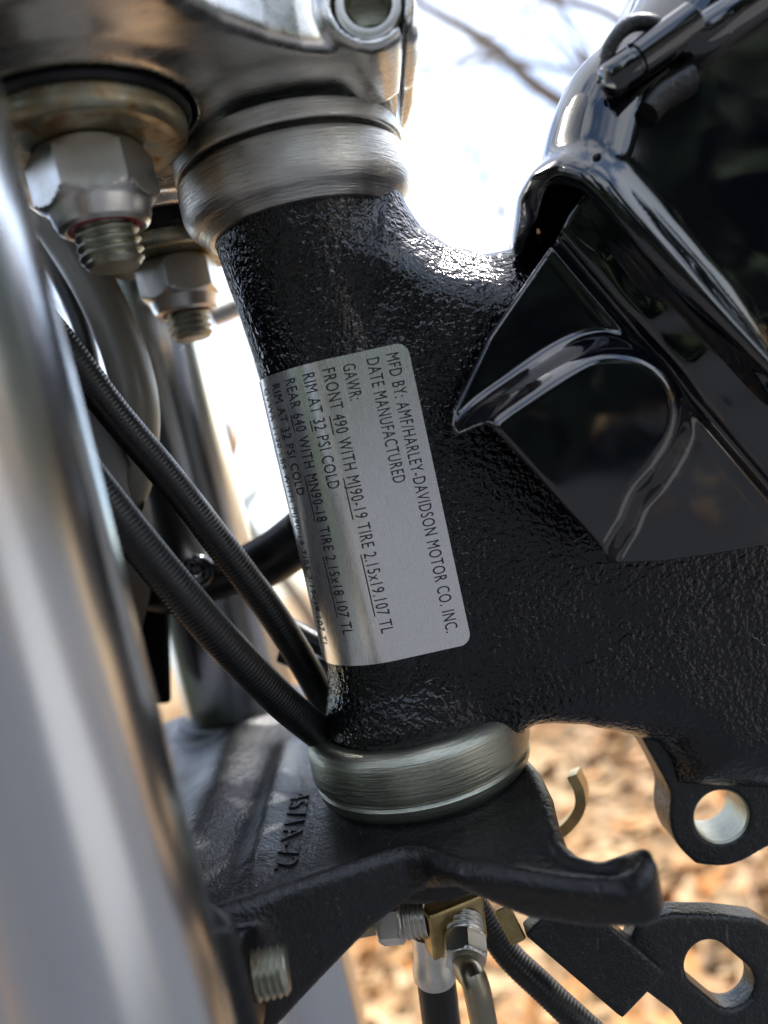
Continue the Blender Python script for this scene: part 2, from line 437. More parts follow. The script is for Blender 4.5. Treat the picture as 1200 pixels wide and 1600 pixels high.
place('reflected_strip', [(x, y, .0) for x, y in strip_xy] + [(x, y, .05) for x, y in strip_xy], [(4, 5, 6, 7), (0, 1, 5, 4), (1, 2, 6, 5), (2, 3, 7, 6), (3, 0, 4, 7)], CONC, 'structure')  # added out of view to put a pale streak in the chrome tube
place('reflected_slab', dv, [(4, 5, 6, 7), (0, 1, 5, 4), (1, 2, 6, 5), (2, 3, 7, 6), (3, 0, 4, 7)], ASPHALT, 'structure')  # unseen slab added so the metal reflects a dark neutral ground
def tinted(name, rough=.6, trans=0):
    def f(t, b):
        a = nd(t, 'VertexColor'); a.layer_name = 'tint'; t.links.new(a.outputs[0], b.inputs['Base Color'])
    return mat(name, (.4, .3, .2), rough=rough, build=f)
def scatter_leaves():
    n = 26000
    y = .78 + 9.5 * RNG.random(n) ** 1.5; x = (-1.6 + 3.6 * RNG.random(n)) * (y * .62 + .35)
    k = 260                                       # some added out of view to streak the chrome's reflections
    y[:k] = .4 - 5 * RNG.random(k) ** 1.4; x[:k] = np.where(RNG.random(k) < .5, -1.3, 1.7) + RNG.normal(0, .5, k)
    ang = RNG.random(n) * 6.283; L = .035 + .05 * RNG.random(n); W = L * (.28 + .25 * RNG.random(n))
    curl = .2 + .6 * RNG.random(n); tilt = RNG.normal(0, .35, n); z0 = .006 + .03 * RNG.random(n)
    outl = [(-1, 0, 1), (-.35, .8, .2), (-.35, 0, 0), (-.35, -.8, .2), (.4, .75, .25), (.4, 0, .05), (.4, -.75, .25), (1, 0, .9)]
    vs = []
    for (a, bb, c) in outl:
        lx, ly, lz = a * L, bb * W, c * curl * L * .6 + a * L * tilt * .5
        vs.append(np.stack([x + lx * np.cos(ang) - ly * np.sin(ang), y + lx * np.sin(ang) + ly * np.cos(ang), z0 + lz + .02], 1))
    v = np.stack(vs, 1).reshape(-1, 3)
    fl = [(0, 2, 1), (0, 3, 2), (1, 2, 5, 4), (2, 3, 6, 5), (4, 5, 7), (5, 6, 7)]
    base = np.arange(n) * 8; f = []
    for t in fl: f += [tuple(r) for r in (base[:, None] + np.array(t)).tolist()]
    pal = np.array([(.50, .31, .14), (.46, .27, .11), (.43, .24, .095), (.53, .35, .17), (.52, .23, .06), (.37, .20, .08), (.55, .38, .2)])
    col = pal[RNG.integers(0, len(pal), n)] * (.8 + .4 * RNG.random((n, 1)))
    return v, f, np.repeat(np.clip(col, 0, 1), 8, 0)
v, f, col = scatter_leaves()
o = place('leaf_litter', v, f, tinted('dry_leaf'), 'stuff', col)
o['label'] = 'dry tan and orange fallen leaves covering the ground'; o['category'] = 'leaves'
def grass():
    vs, fs, cs = [], [], []
    for cx, cy, rr, k in ((.37, 1.02, .10, 40),):
        for i in range(k):
            a = RNG.random() * 6.283; r_ = rr * RNG.random() ** .6; x, y = cx + r_ * math.cos(a), cy + r_ * math.sin(a)
            h = .05 + .06 * RNG.random(); d = RNG.normal(0, .03, 2); a = RNG.random() * 3.14; wv = np.array([math.cos(a), math.sin(a)]) * .004
            n = len(vs); vs += [(x - wv[0], y - wv[1], 0), (x + wv[0], y + wv[1], 0), (x + d[0] + wv[0] * .5, y + d[1] + wv[1] * .5, h * .7), (x + 2 * d[0], y + 2 * d[1], h)]
            fs += [(n, n + 1, n + 2), (n, n + 2, n + 3)]; c = np.array((.13, .24, .04)) * (.7 + .6 * RNG.random()); cs += [c] * 4
    return vs, fs, np.array(cs)
v, f, col = grass(); o = place('grass', v, f, tinted('grass_blade'), 'stuff', col)
o['label'] = 'thin green grass coming up between the fallen leaves'; o['category'] = 'grass'

BARK = mat('grey_bark', (.16, .13, .10), rough=.9)
def branch_mesh(lines):
    gs = [sweep(np.array(c), r, 6) for c, r in lines]; return join(*gs)
def grow(lines, p, d, ln, r, depth, rng):
    n = 5; pts = [p]; rad = [r]
    for i in range(n):
        d = d + rng.normal(0, .13, 3); d /= np.linalg.norm(d)
        pts.append(pts[-1] + d * ln / n); rad.append(r * (1 - .45 * (i + 1) / n))
    lines.append((pts, rad))
    if depth == 0: return
    for k in range(rng.integers(2, 5)):
        i = rng.integers(2, n + 1); nd_ = d + rng.normal(0, .6, 3); nd_ /= np.linalg.norm(nd_)
        grow(lines, pts[i], nd_, ln * (.55 + .25 * rng.random()), rad[i] * .62, depth - 1, rng)
def bare_tree(loc, h, r, seed, label, lean=(0, 0), limb=None):
    rng = np.random.default_rng(seed); root = bpy.data.objects.new('bare_tree', None); C.objects.link(root); root.location = loc
    root['label'] = label; root['category'] = 'tree'; root['group'] = 'bare trees behind the motorcycle'
    trunk, twigs = [], []
    d = np.array([lean[0], lean[1], 1.0]); d /= np.linalg.norm(d)
    pts = [np.array([0, 0, -.05]) + d * h * i / 9 + np.r_[rng.normal(0, .04 * h / 9, 2), 0] * (i > 0) for i in range(10)]
    rad = [r * (1 - .6 * i / 9) for i in range(10)]; trunk.append((pts, rad))
    for i in range(3, 10):
        for k in range(2):
            a = rng.random() * 6.283; dd = np.array([math.cos(a), math.sin(a), .5 + .5 * rng.random()]); dd /= np.linalg.norm(dd)
            grow(twigs, pts[i], dd, h * .32, rad[i] * .5, 3, rng)
    if limb is not None: twigs.append((limb[0], limb[1]))
    for nm, ls in (('trunk', trunk), ('crown', twigs)):
        vv, ff = branch_mesh(ls); oo = place(nm, vv, ff, BARK); oo.parent = root
        oo.data.polygons.foreach_set('use_smooth', [True] * len(oo.data.polygons))
    return root
def dirpx(x, y):                                   # world direction of a photo pixel
    c = V(x, y, 1.0); dd = rt * c[0] - up * c[1] + fw * c[2]; return dd
def at_dist(x, y, dist): return CAM_LOC + dirpx(x, y) * dist
def tree_at(x, dist): 
    p = at_dist(x, 900, dist); return Vector((p.x, p.y, 0))
L1 = tree_at(1420, 6.0); a = at_dist(860, 150, 6.2); b_ = at_dist(770, 70, 6.3); c_ = at_dist(672, 15, 6.4)
lp = [np.array(Vector((0, 0, 2.3))), np.array(a - L1), np.array(b_ - L1), np.array(c_ - L1), np.array(at_dist(600, -40, 6.5) - L1)]
bare_tree(L1, 6.5, .13, 3, 'bare tree whose thick limb crosses the white sky beside the tank', limb=(list(spline(lp, 6)), np.linspace(.07, .03, len(spline(lp, 6)))))
bare_tree(tree_at(470, 9.0), 6.0, .10, 11, 'bare tree with thin pale twigs seen between fork tube and data plate', lean=(-.2, 0))
bare_tree(tree_at(985, 13.0), 7.0, .10, 21, 'bare tree whose fine twigs show above the rough black casting', lean=(.05, 0))
def reflected_woods():
    vs, fs, cs = [], [], []
    rng = np.random.default_rng(5)
    for i in range(46):                            # unseen trees added behind the camera to darken reflections
        a = R(-90 + rng.uniform(-105, 105)); d = rng.uniform(6, 12); cx, cy = d * math.cos(a), d * math.sin(a); hh = rng.uniform(2.6, 5.8)
        vv, ff = sweep(np.array([[cx, cy, -.1], [cx + rng.normal(0, .1), cy, hh * .5], [cx, cy, hh]]), [.17, .12, .03], 7)
        n = len(vs); vs += vv.tolist(); fs += [[k + n for k in q] for q in ff]; cs += [(.09, .07, .05)] * len(vv)
        m = 420; zz = hh * (.08 + .92 * rng.random(m)); rr = (1.9 * (1.06 - zz / hh) + .15) * np.sqrt(rng.random(m)); th = rng.random(m) * 6.283
        for k in range(m):
            p = np.array([cx + rr[k] * math.cos(th[k]), cy + rr[k] * math.sin(th[k]), zz[k]])
            q = p + rng.normal(0, .24, (3, 3)); n = len(vs); vs += q.tolist(); fs.append([n, n + 1, n + 2])
            c = np.array((.05, .075, .035)) * (.5 + rng.random()); cs += [c] * 3
    return vs, fs, np.array(cs)
v, f, col = reflected_woods(); o = place('reflected_woods', v, f, tinted('reflected_foliage', .7), 'stuff', col)  # added out of view as a dark mass for the metal to reflect
o['label'] = 'dark evergreen trees added unseen behind the photographer for the metal to reflect'; o['category'] = 'reflected_woods'

# ------------------------------------------------------------------ steering head casting
RN = 18.2
Rs_s = [0, 8, 14, 22, 32, 42, 48, 118, 124, 129, 133, 150]
Rs_r = [21.6, 21.6, 21.3, 20.6, 19.4, 18.5, RN, RN, 18.8, 20.6, 21.8, 21.8]
topq, botq = 3, 9
web = [(-2, 60)] + [(2, 22)] + [tuple(onq(*a, topq)[[0, 2]]) for a in [(612, 285), (632, 322), (660, 356), (700, 384), (760, 397), (830, 382), (862, 374), (910, 410), (1000, 500), (1400, 800)]]
web += [tuple(onq(*a, botq)[[0, 2]]) for a in [(1500, 1270), (1200, 1240), (1100, 1236), (1056, 1232), (1045, 1192), (1027, 1168), (993, 1154), (960, 1141), (910, 1128), (860, 1126), (832, 1128), (815, 1140), (790, 1150), (740, 1152)]]
web += [(2, 134), (-2, 120)]
def f_neck(p, q, s):
    rs = np.interp(s.ravel(), Rs_s, Rs_r).reshape(s.shape)
    tube = np.maximum(np.hypot(p, q) - rs, np.maximum(6 - s, s - 141))
    d2 = poly2(p + 0 * s, s + 0 * p, web)
    r = np.interp(s.ravel(), [60, 95], [14.0, 9.0]).reshape(s.shape) + np.clip((p - 42) / 14, 0, 1) * np.clip((s - 95) / 15, 0, 1) * 7
    dz = np.abs(q) - RN
    w_ = rinter(d2, dz, r)
    bev = smax(smax(d2, dz, 4.0), (d2 + dz + 11.5) * .7071, 3.5)           # the long bevel along the top of the casting
    t_ = np.clip((85 - s) / 15, 0, 1); w_ = w_ * (1 - t_) + bev * t_
    k = np.interp(s.ravel(), [30, 46, 118, 126], [7, .02, .02, 5]).reshape(s.shape)
    return smin(tube, w_, k)
neck = part('frame_neck', nets(f_neck, (-23, -23, 5), (105, 23, 176), .75), TEXTURED)
# mounting lug under it
lc = onq(1128, 1277, 8); lr = 12.6
lug_l = [tuple(onq(*a, 2)[[0, 2]]) for a in [(985, 1130), (1000, 1158), (1018, 1190), (1040, 1233), (1056, 1285), (1075, 1325), (1200, 1300), (1206, 1200), (1206, 1120)]]
def f_lug(p, q, s):
    d = smin(np.hypot(p - lc[0], s - lc[2]) - lr, poly2(p + 0 * s, s + 0 * p, lug_l), 3)
    d = np.maximum(d, 6.9 - np.hypot(p - lc[0], s - lc[2]))
    return rinter(d, np.abs(q - 2) - 6, .8)
part('mounting_lug', nets(f_lug, (lc[0] - 32, -6, lc[2] - 32), (lc[0] + 18, 10, lc[2] + 15), .55), CAST)
part('bushing', lathe([(6.95, 7.6), (6.5, 7.2), (6.4, -3.2), (6.95, -3.6)]), DULL, frame(fromA((lc[0], 0, lc[2])), P_, -U_, Q_), sharp=30)

# ------------------------------------------------------------------ bearing cups and dust washer
part('dust_washer', lathe([(20, 1.5)] + arcp((26.1, .7), .8, 90, 0, 3) + [(26.9, -1.6)] + arcp((25.9, -1.9), 1, 0, -90, 3) + [(18, -2.9)]), STEEL)
cup_up = [(r, s_ + 4.1) for r, s_ in [(20, -1.5), (25.6, -1.5)] + arcp((25.6, -.1), 1.4, -90, 0, 4) + [(27.05, 4.6)] + arcp((21.8, 5.0), 5.2, 0, 62, 8) + [(23.2, 10.8), (22.4, 11.6), (21.2, 11.8), (20.2, 10)]]
part('bearing_cup', lathe(cup_up[::-1], 128), STEEL)
part('bearing_gap', lathe([(19, 4), (24.6, 4), (24.6, 0), (19, 0)]), RUBBER)
cup_lo = [(20.5, 138), (21.9, 135.0)] + arcp((23.9, 138.2), 3.5, -112, 0, 8) + [(27.5, 144.4), (27.2, 145.4), (26.4, 146.0), (26.4, 146.7), (26.9, 147.3), (26.5, 149.2), (25.4, 150.5), (20, 150.7)]
part('bearing_cup', lathe(cup_lo[::-1], 128), DULL)
part('stem_seal', lathe([(20, 153), (25.0, 153), (25.4, 151.6), (25.2, 150.3), (20, 150)]), RUBBER)

# ------------------------------------------------------------------ data plate with its printed lines
RP = RN + .30
def onplate(w_, s, lift=0.0):
    r = RP + lift; w_ = np.asarray(w_, float)
    a = np.maximum(-w_, 0) / RP
    return np.stack([np.where(w_ > 0, w_, -r * np.sin(a)), np.where(w_ > 0, r, r * np.cos(a)), np.broadcast_to(s, w_.shape)], -1)
def plate_geo():
    w0, w1, s0, s1, rc = -30.0, 16.7, 48.2, 116.2, 2.6; n = 60; rows = []
    ws = np.r_[np.linspace(w0, w1 - rc, n), w1 - rc + rc * np.sin(np.linspace(0, math.pi / 2, 9)[1:])]
    v = []; f = []
    for k, lift in enumerate((0.0, -.28)):
        for w_ in ws:
            e = max(0, w_ - (w1 - rc)); cut = rc - math.sqrt(max(rc * rc - e * e, 0))
            for s in (s0 + cut, s1 - cut): v.append(onplate(np.array(w_), s, lift))
    m = len(ws)
    for k in (0, 1):
        for i in range(m - 1):
            q = [k * 2 * m + 2 * i, k * 2 * m + 2 * i + 1, k * 2 * m + 2 * i + 3, k * 2 * m + 2 * i + 2]; f.append(q if k == 1 else q[::-1])
    for i in range(m - 1):
        for e in (0, 1):
            q = [2 * i + e, 2 * i + 2 + e, 2 * m + 2 * i + 2 + e, 2 * m + 2 * i + e]; f.append(q[::-1] if e == 0 else q)
    f.append([2 * m - 2, 2 * m - 1, 4 * m - 1, 4 * m - 2][::-1])
    return np.array(v), f
plate = part('data_plate', plate_geo(), PLATE, sharp=40)
def text_geo(body):
    cu = bpy.data.curves.new('txt', 'FONT'); cu.body = body; cu.resolution_u = 3; cu.space_character = 1.13;  ob = bpy.data.objects.new('txt', cu); C.objects.link(ob)
    bpy.context.view_layer.update()
    me = ob.to_mesh(); v = np.array([x.co[:] for x in me.vertices]); f = [list(p.vertices) for p in me.polygons]; ob.to_mesh_clear()
    bpy.data.objects.remove(ob); bpy.data.curves.remove(cu); return v, f
CAP = text_geo('H')[0][:, 1].max()
def text_line(body, w_, s0, s1, under=(), h=2.8):
    v, f = text_geo(body); x0 = v[:, 0].min(); x1 = v[:, 0].max(); kx = (s1 - s0) / (x1 - x0); ky = h / CAP
    pts = onplate(w_ - h / 2 + v[:, 1] * ky, s0 + (v[:, 0] - x0) * kx, .11)
    geos = [(pts, f)]
    for word in under:
        i = body.index(word); pre = text_geo(body[:i] + word)[0][:, 0]; a = text_geo(word)[0][:, 0]
        e1 = s0 + (pre.max() - x0) * kx; e0 = e1 - (a.max() - a.min()) * kx
        ss = np.linspace(e0, e1, 8); lo = onplate(np.full(8, w_ - h / 2 - .75), ss, .11); hi = onplate(np.full(8, w_ - h / 2 - .5), ss, .11)
        geos.append((np.vstack([lo, hi]), [[k, k + 1, 9 + k, 8 + k] for k in range(7)]))
    part('text_line', join(*geos), INK, parent=plate, sharp=None)
text_line('MFD BY: AMF/HARLEY-DAVIDSON MOTOR CO. INC.', 13.0, 50, 112.6)
text_line('DATE MANUFACTURED', 8.7, 50.1, 77.6)
text_line('GAWR:', 3.4, 50.2, 58.0)
text_line('FRONT 490 WITH MJ90-19 TIRE 2.15x19.107 TL', -1.1, 50.2, 109.6, ('490', 'MJ90-19', '2.15x19.107'))
text_line('RIM AT 32 PSI COLD', -5.7, 50.2, 75.8, ('32',))
text_line('REAR 640 WITH MN90-18 TIRE 2.15x18.107 TL', -10.5, 50.3, 108.8, ('640', 'MN90-18', '2.15x18.107'))
text_line('RIM AT 32 PSI COLD', -15.2, 50.4, 75.8, ('32',))
text_line('GVWR 1130 LBS WITH MJ90-19 TIRE 2.15x19.107 TL', -20.0, 50.5, 112)

# ------------------------------------------------------------------ upper clamp
NR, FR = (-37.0, 32.0), (-38.5, -38.0)             # handlebar riser studs, near and far
NT, FT = (-51.0, 82.0), (-61.0, -82.0)             # fork tubes, near and far
SB = -4.2                                          # its flat underside
upo = [tuple(ons(*a, SB)[:2]) for a in [(200, -60), (290, 0), (350, 34), (420, 60), (475, 74), (520, 78)]] + [(22, 40.5), (26.5, 39.5), (30, 35)]
bx = onq(575, 0, 40)
def f_upper(p, q, s):
    o = 0 * p + 0 * q
    bodyp = poly2(p + o, q + o, upo + [(31, 25), (31, 5), (26, -20), (-10, -60), (-40, -95), (-62, -90), (-66, 70)])
    d = rinter(smin(np.hypot(p, q) - 30.5, bodyp, 2), np.abs(s + 30) - (30 + SB), 2.0)
    boss = rinter(np.hypot(p - NR[0], q - NR[1]) - 25.6, np.abs(s + 28) - 23.6, 1.6)
    boss2 = rinter(np.hypot(p - FR[0], q - FR[1]) - 25.6, np.abs(s + 26) - 23.6, 1.6)
    d = smin(smin(d, boss, 5), boss2, 5)
    r1 = np.maximum(np.hypot(p - NR[0], q - NR[1]) - 22.4, -14 - s); r2 = np.maximum(np.hypot(p - FR[0], q - FR[1]) - 22.4, -12 - s)
    d = smax(smax(d, -r1, .8), -r2, .8)
    ear = rinter(np.hypot(p - bx[0], s - bx[2]) - 8.6, np.abs(q - 28) - 12.2, 1.2)
    d = smin(d, ear, 2.5)
    d = smax(d, -np.maximum(np.hypot(p - bx[0], s - bx[2]) - 6.8, bx[1] - 7.6 - q), .4)
    slot = np.maximum(np.abs(p - 27 + .02 * (q - 20)) - .5, np.maximum(20 - p, -q - 40))
    return smax(d, -slot, .3)
upper = part('upper_clamp', nets(f_upper, (-80, -75, -50), (36, 80, -2), .9), ALU)
pb = part('pinch_bolt', move(lathe([(0, 0), (6.2, 0), (6.2, 5.5)] + arcp((5.5, 5.9), .7, -10, 90, 3) + [(4.5, 6.6), (4.2, 6.2)], 72), (bx[0], bx[1] - 7.4, bx[2]), (0, 1, 0)), ZINC, parent=upper)
a6 = [(4.3 / math.cos(math.pi / 6) * math.cos(R(60 * k + 12)), 4.3 / math.cos(math.pi / 6) * math.sin(R(60 * k + 12))) for k in range(6)]
sock = ([(x * .93, y * .93, 6.65) for x, y in a6] + [(x * .9, y * .9, 1.5) for x, y in a6], [[k, (k + 1) % 6, 6 + (k + 1) % 6, 6 + k][::-1] for k in range(6)] + [[6, 7, 8, 9, 10, 11]])
part('bolt_socket', move(sock, (bx[0], bx[1] - 7.4, bx[2]), (0, 1, 0)), DULL, parent=upper)

# ------------------------------------------------------------------ handlebar riser studs: bushing, rusty cup washer, nylon lock nut, stud
def riser(c, ds, twist):
    z = lambda prof: [(r, s + ds) for r, s in prof]
    part('rubber_bushing', lathe(z([(0, -20), (21.3, -20), (21.3, -3.0), (20.4, -2.2), (0, -2.2)][::-1]), 72, c), RUBBER)
    part('cup_washer', lathe(z([(0, -2.4), (19.6, -2.4)] + arcp((19.3, -1.6), .8, -60, 0, 3) + arcp((17.3, -.6), 2.7, 0, 80, 6) + [(15.5, 1.7), (0, 1.7)])[::-1], 96, c), RUSTY)
    nut = hexnut(20.5, 10.5, 1.7, 0, [(9.6, 11.0), (9.3, 12.6), (8.7, 14.0), (7.8, 14.7), (7.1, 14.5), (6.9, 13.0)])
    a = R(twist); v = np.asarray(nut[0]); v = np.c_[v[:, 0] * math.cos(a) - v[:, 1] * math.sin(a), v[:, 0] * math.sin(a) + v[:, 1] * math.cos(a), v[:, 2]]
    no = part('lock_nut', (v + np.array([c[0], c[1], 1.9 + ds]), nut[1]), ZINC, sharp=24)
    part('nylon_ring', lathe(z([(7.3, 15.0), (7.3, 16.0), (7.0, 16.5), (6.0, 16.4)])[::-1], 64, c), RED, parent=no)
    part('threaded_stud', move(thread(6.2, 12 + ds, 23.8 + ds, 1.9, 1.0), (c[0], c[1], 0)), DULL, parent=no)
riser(NR, 0, 14); riser(FR, 4, 4)

# ------------------------------------------------------------------ fork tubes and headlight shell
for c, ln in ((NT, 260), (FT, 330)):
    part('fork_tube', lathe([(17.3, -90), (17.5, -60), (17.5, ln)][::-1], 128, c), CHROME)
part('fork_slider', lathe([(17.6, 92), (19.3, 92.5), (19.6, 94), (19.6, 157)][::-1], 96, FT), SLIDER)
part('headlight_shell', move(lathe(arcp((0, 0), 74, -90, 20, 24)[1:] + [(70, 60), (0, 60)], 72), (-130, -8, 66), (-1, .02, 0)), FLAT)

# ------------------------------------------------------------------ lower clamp
S0 = 151.5
front = [(310, 1442), (380, 1420), (450, 1395), (520, 1372), (590, 1350), (632, 1338), (655, 1340), (680, 1352), (710, 1362), (780, 1370), (850, 1377), (930, 1387), (1000, 1398)]
tip = [(1024, 1392), (1032, 1375), (1020, 1352), (995, 1336), (970, 1334), (940, 1338), (905, 1325), (884, 1308), (872, 1280), (862, 1240), (845, 1205)]
poly = [tuple(ons(*a, S0)[:2]) for a in front + tip] + [(22, -22), (0, -34), (-30, -47), (-48, -76), (-56, -104), (-76, -106), (-98, -90), (-104, -40), (-98, 25), (-76, 82), (-55, 100), (-42, 60)]
bp = onq(424, 1518, 50)
def f_lower(p, q, s):
    P2, Q2 = p + 0 * q, q + 0 * p
    d2 = poly2(P2, Q2, poly)
    bot = np.interp(p.ravel(), [-80, -46, -40, -18, -8, 2, 14, 24, 40], [186, 186, 178, 165, 161, 155.5, 160, 160, 156]).reshape(p.shape)
    dish = 1.6 * np.exp(-((p - 24) / 9) ** 2 - ((q - 46) / 12) ** 2)
    lip = 1.1 * np.exp(-((d2 + 2.4) / 1.3) ** 2) * (q > 6)
    rib1 = 4.2 * np.exp(-((p + 57) / 8.5) ** 2); rib2 = 2.0 * np.exp(-((p + 40) / 3.2) ** 2) * np.clip((q + 48) / 10, 0, 1)
    side = np.clip((q + 112) / 20, 0, 1) * np.clip((38 - q) / 14, 0, 1)
    valley = 0.0 * np.exp(-((p + 47) / 4) ** 2) * side
    top = S0 + dish - lip - (rib1 + rib2) * side + valley - 5 * np.clip((p + 0 - 30) / 8, 0, 1) * np.clip((q - 52) / 6, 0, 1)
    ds = np.maximum(top - s, s - bot)
    d = rinter(d2, ds, 1.5)
    boss = rinter(np.hypot(p, q - 5) - 23, np.abs(s - 160) - 8.5, .8)
    col1 = rinter(np.hypot(p - NT[0], q - NT[1]) - 20.3, np.abs(s - 156) - 21.5, 1.5)
    col2 = rinter(np.hypot(p - FT[0], q - FT[1]) - 23, np.abs(s - 166) - 18, 2.0)
    pin = seg3(p, q, s, (-60, bp[1] + 4, bp[2]), (bp[0] + 6, bp[1], bp[2]), 9.5, 8)
    pin = np.maximum(pin, p - bp[0] + 3)
    seat = np.hypot(p, q) - 29
    d = smin(d, boss, 2.5); d = smin(d, col1, 4); d = smin(d, col2, 4); d = smin(d, pin, 5)
    slit = np.maximum(np.abs((p + 50) + .1 * (q + 90)) - 1.4, np.maximum(q + 66, s - 157))
    return smax(d, -np.maximum(slit, -q - 104), .6)
lower = part('lower_clamp', nets(f_lower, (-108, -112, 126), (45, 76, 190), .95), CAST)
part('clamp_bolt', move(thread(4.6, -8, 3.2, 1.25, .6), bp, (1, -.1, .06)), DULL, parent=lower)
def stamp(body, p0, q0, q1, s, hgt, dep=.45):
    v, f = text_geo(body); x0, x1 = v[:, 0].min(), v[:, 0].max(); kx = (q1 - q0) / (x1 - x0)
    top = np.c_[p0 + v[:, 1] * hgt / CAP, q0 + (v[:, 0] - x0) * kx, np.full(len(v), s - dep)]; bot = top + (0, 0, dep + .6)
    n = len(v); edges = {}
    for q in f:
        for a, b in zip(q, q[1:] + q[:1]): edges[(a, b)] = edges.get((a, b), 0) + 1
    sides = [[a, b, b + n, a + n] for (a, b) in edges if (b, a) not in edges]
    return np.vstack([top, bot]), [list(q)[::-1] for q in f] + [x[::-1] for x in sides]
pa, pe = ons(470, 1240, S0), ons(470, 1352, S0)
part('part_number', stamp('4571A-72', pa[0] - 2.5, pa[1], pe[1], S0, 4.9, .5), CAST, parent=lower, sharp=30)

# ------------------------------------------------------------------ cables, hoses and wires
part('ribbed_cable', ribbed([V(40, 470, 160), V(110, 556, 166), V(180, 648, 172), V(262, 745, 178), V(350, 858, 184), V(430, 965, 192), V(492, 1068, 202), V(520, 1130, 206), V(545, 1220, 212)], 3.75), RUBBER, MV)
part('ribbed_cable', ribbed([V(60, 640, 150), V(140, 750, 152), V(250, 888, 158), V(350, 1003, 166), V(440, 1095, 178), V(505, 1150, 190), V(560, 1200, 200)], 4.1), RUBBER, MV)
part('rubber_hose', sweep(resample(spline([V(60, 880, 235), V(180, 905, 232), V(270, 925, 230), V(330, 905, 230), V(390, 885, 228), V(440, 855, 224), V(520, 790, 218)]), 1.5), 6.6, 24), RUBBER, MV)
part('hose_boot', sweep(resample(spline([V(388, 892, 228), V(410, 880, 227), V(440, 862, 224), V(475, 836, 221)]), 1.0), 7.6, 24), RUBBER, MV)
for a in ([(425, 965, 226), (460, 985, 222), (505, 1010, 218), (560, 1030, 214)], [(440, 1020, 224), (480, 1036, 222), (512, 1046, 219), (560, 1060, 216)]):
    part('thin_hose', sweep(resample(spline([V(*x) for x in a]), 1.5), 3.0, 16), RUBBER, MV)
part('wiring_loom', sweep(resample(spline([V(70, 330, 205), V(120, 400, 205), V(165, 480, 204), V(200, 570, 203), V(214, 650, 202), V(205, 740, 202), V(180, 800, 203)]), 1.5), 5.8, 28), GREYRUB, MV)
part('wiring_loom', sweep(resample(spline([V(60, 380, 225), V(110, 470, 225), V(140, 560, 224), V(150, 680, 224)]), 1.5), 2.6, 20), RUBBER, MV)
part('dark_gap_plate', box(V(262, 1100, 246) - V(258, 930, 246), np.array([-26.0, 2.0, 4.0]), np.array([.5, 0, 4.0]), V(258, 930, 246)), FLAT, MV)  # dark plate added to close the gap beside the fork slider
part('cable_clip', move(lathe(arcp((3.2, 0), 1.9, 0, 360, 14), 24), V(308, 893, 219), (.5, .3, -1)), GLOSS, MV)
part('turn_signal_stem', sweep(np.array([V(330, 492, 300), V(372, 474, 300), V(430, 450, 300)]), 5, 20), ALU, MV)
part('turn_signal_housing', move(lathe([(0, -4), (13, -3), (15, 0), (13, 5), (6, 9), (0, 10)][::-1], 40), V(336, 690, 330), (1, .1, .3)), SIGNAL, MV)

# ------------------------------------------------------------------ brake manifold under the stem
zb = 178.0
ax = np.array([.915, -.17, .365]); ay = np.array([.24, .95, .2]); ay -= ax * (ax @ ay) / (ax @ ax); ay /= np.linalg.norm(ay); az = np.cross(ax, ay); az /= np.linalg.norm(az)
bo = V(670, 1432, zb - 6)
block = part('brake_manifold', box(ax * 14, ay * 11.5, az * 14, bo), BRASS, MV)
fn_dir = np.array([-.03, .47, -.88])
c0 = bo + ax * 8 + ay * 6.5
def fitting(name, o, d, af, h, par):
    nut = move(hexnut(af, h, .7, af * .27), o, d); return part(name, nut, ZINC, MV, par, sharp=24)
part('fitting_thread', move(thread(4.6, -2, 2.6, 1.2, .6, 48), c0, fn_dir), ZINC, MV, block)
n1 = fitting('flare_nut', c0 + fn_dir * 2.0, fn_dir, 9.0, 5.5, block)
e1 = c0 + fn_dir * 5.5
part('brake_pipe', sweep(resample(spline([e1 - fn_dir * 3, e1 + fn_dir * 3, V(742, 1535, zb - 16), V(756, 1600, zb - 14), V(775, 1700, zb - 8)]), 1.0), 2.9, 20), LINE, MV)
lo_dir = np.array([-.97, .17, .15]); c1 = bo + ay * 4 + az * 6
part('fitting_thread', move(thread(4.6, -2, 4.5, 1.2, .6, 48), c1, lo_dir), ZINC, MV, block)
fitting('flare_nut', c1 + lo_dir * 3.6, lo_dir, 9.4, 6, block)
part('brake_pipe', sweep(resample(spline([c1 + lo_dir * 8, c1 + lo_dir * 18 + (0, 1, 0), c1 + lo_dir * 32 + (0, 4, 2), c1 + lo_dir * 60 + (0, 10, 4)]), 1.0), 2.7, 20), LINE, MV)
d2 = np.array([.12, .98, .1]); c2 = bo + ax * 3 + ay * 10 + az * 8
part('hose_ferrule', move(lathe([(0, 0), (4.6, 0), (4.6, 6), (4.9, 7.5), (5.3, 9.5), (5.2, 11.5), (4.2, 13), (0, 13)][::-1], 48), c2, d2), ZINC, MV, block)
part('brake_hose', sweep(np.array([c2 + d2 * 12, c2 + d2 * 25, c2 + d2 * 60]), 4.6, 24), RUBBER, MV)
part('locking_tab', box(V(805, 1480, 176) - V(778, 1424, 180), np.array([3.6, -1.5, .4]), np.array([.3, .2, 1.2]), V(772, 1424, 180)), BRASS, MV)
part('ribbed_cable', ribbed([V(740, 1410, 195), V(790, 1486, 192), V(850, 1545, 189), V(920, 1610, 186), V(1000, 1680, 184)], 3.5), RUBBER, MV)
tabc = resample(spline([V(896, 1206, 196), V(908, 1232, 196), V(908, 1258, 197), V(893, 1282, 199), V(872, 1300, 202)]), .8)
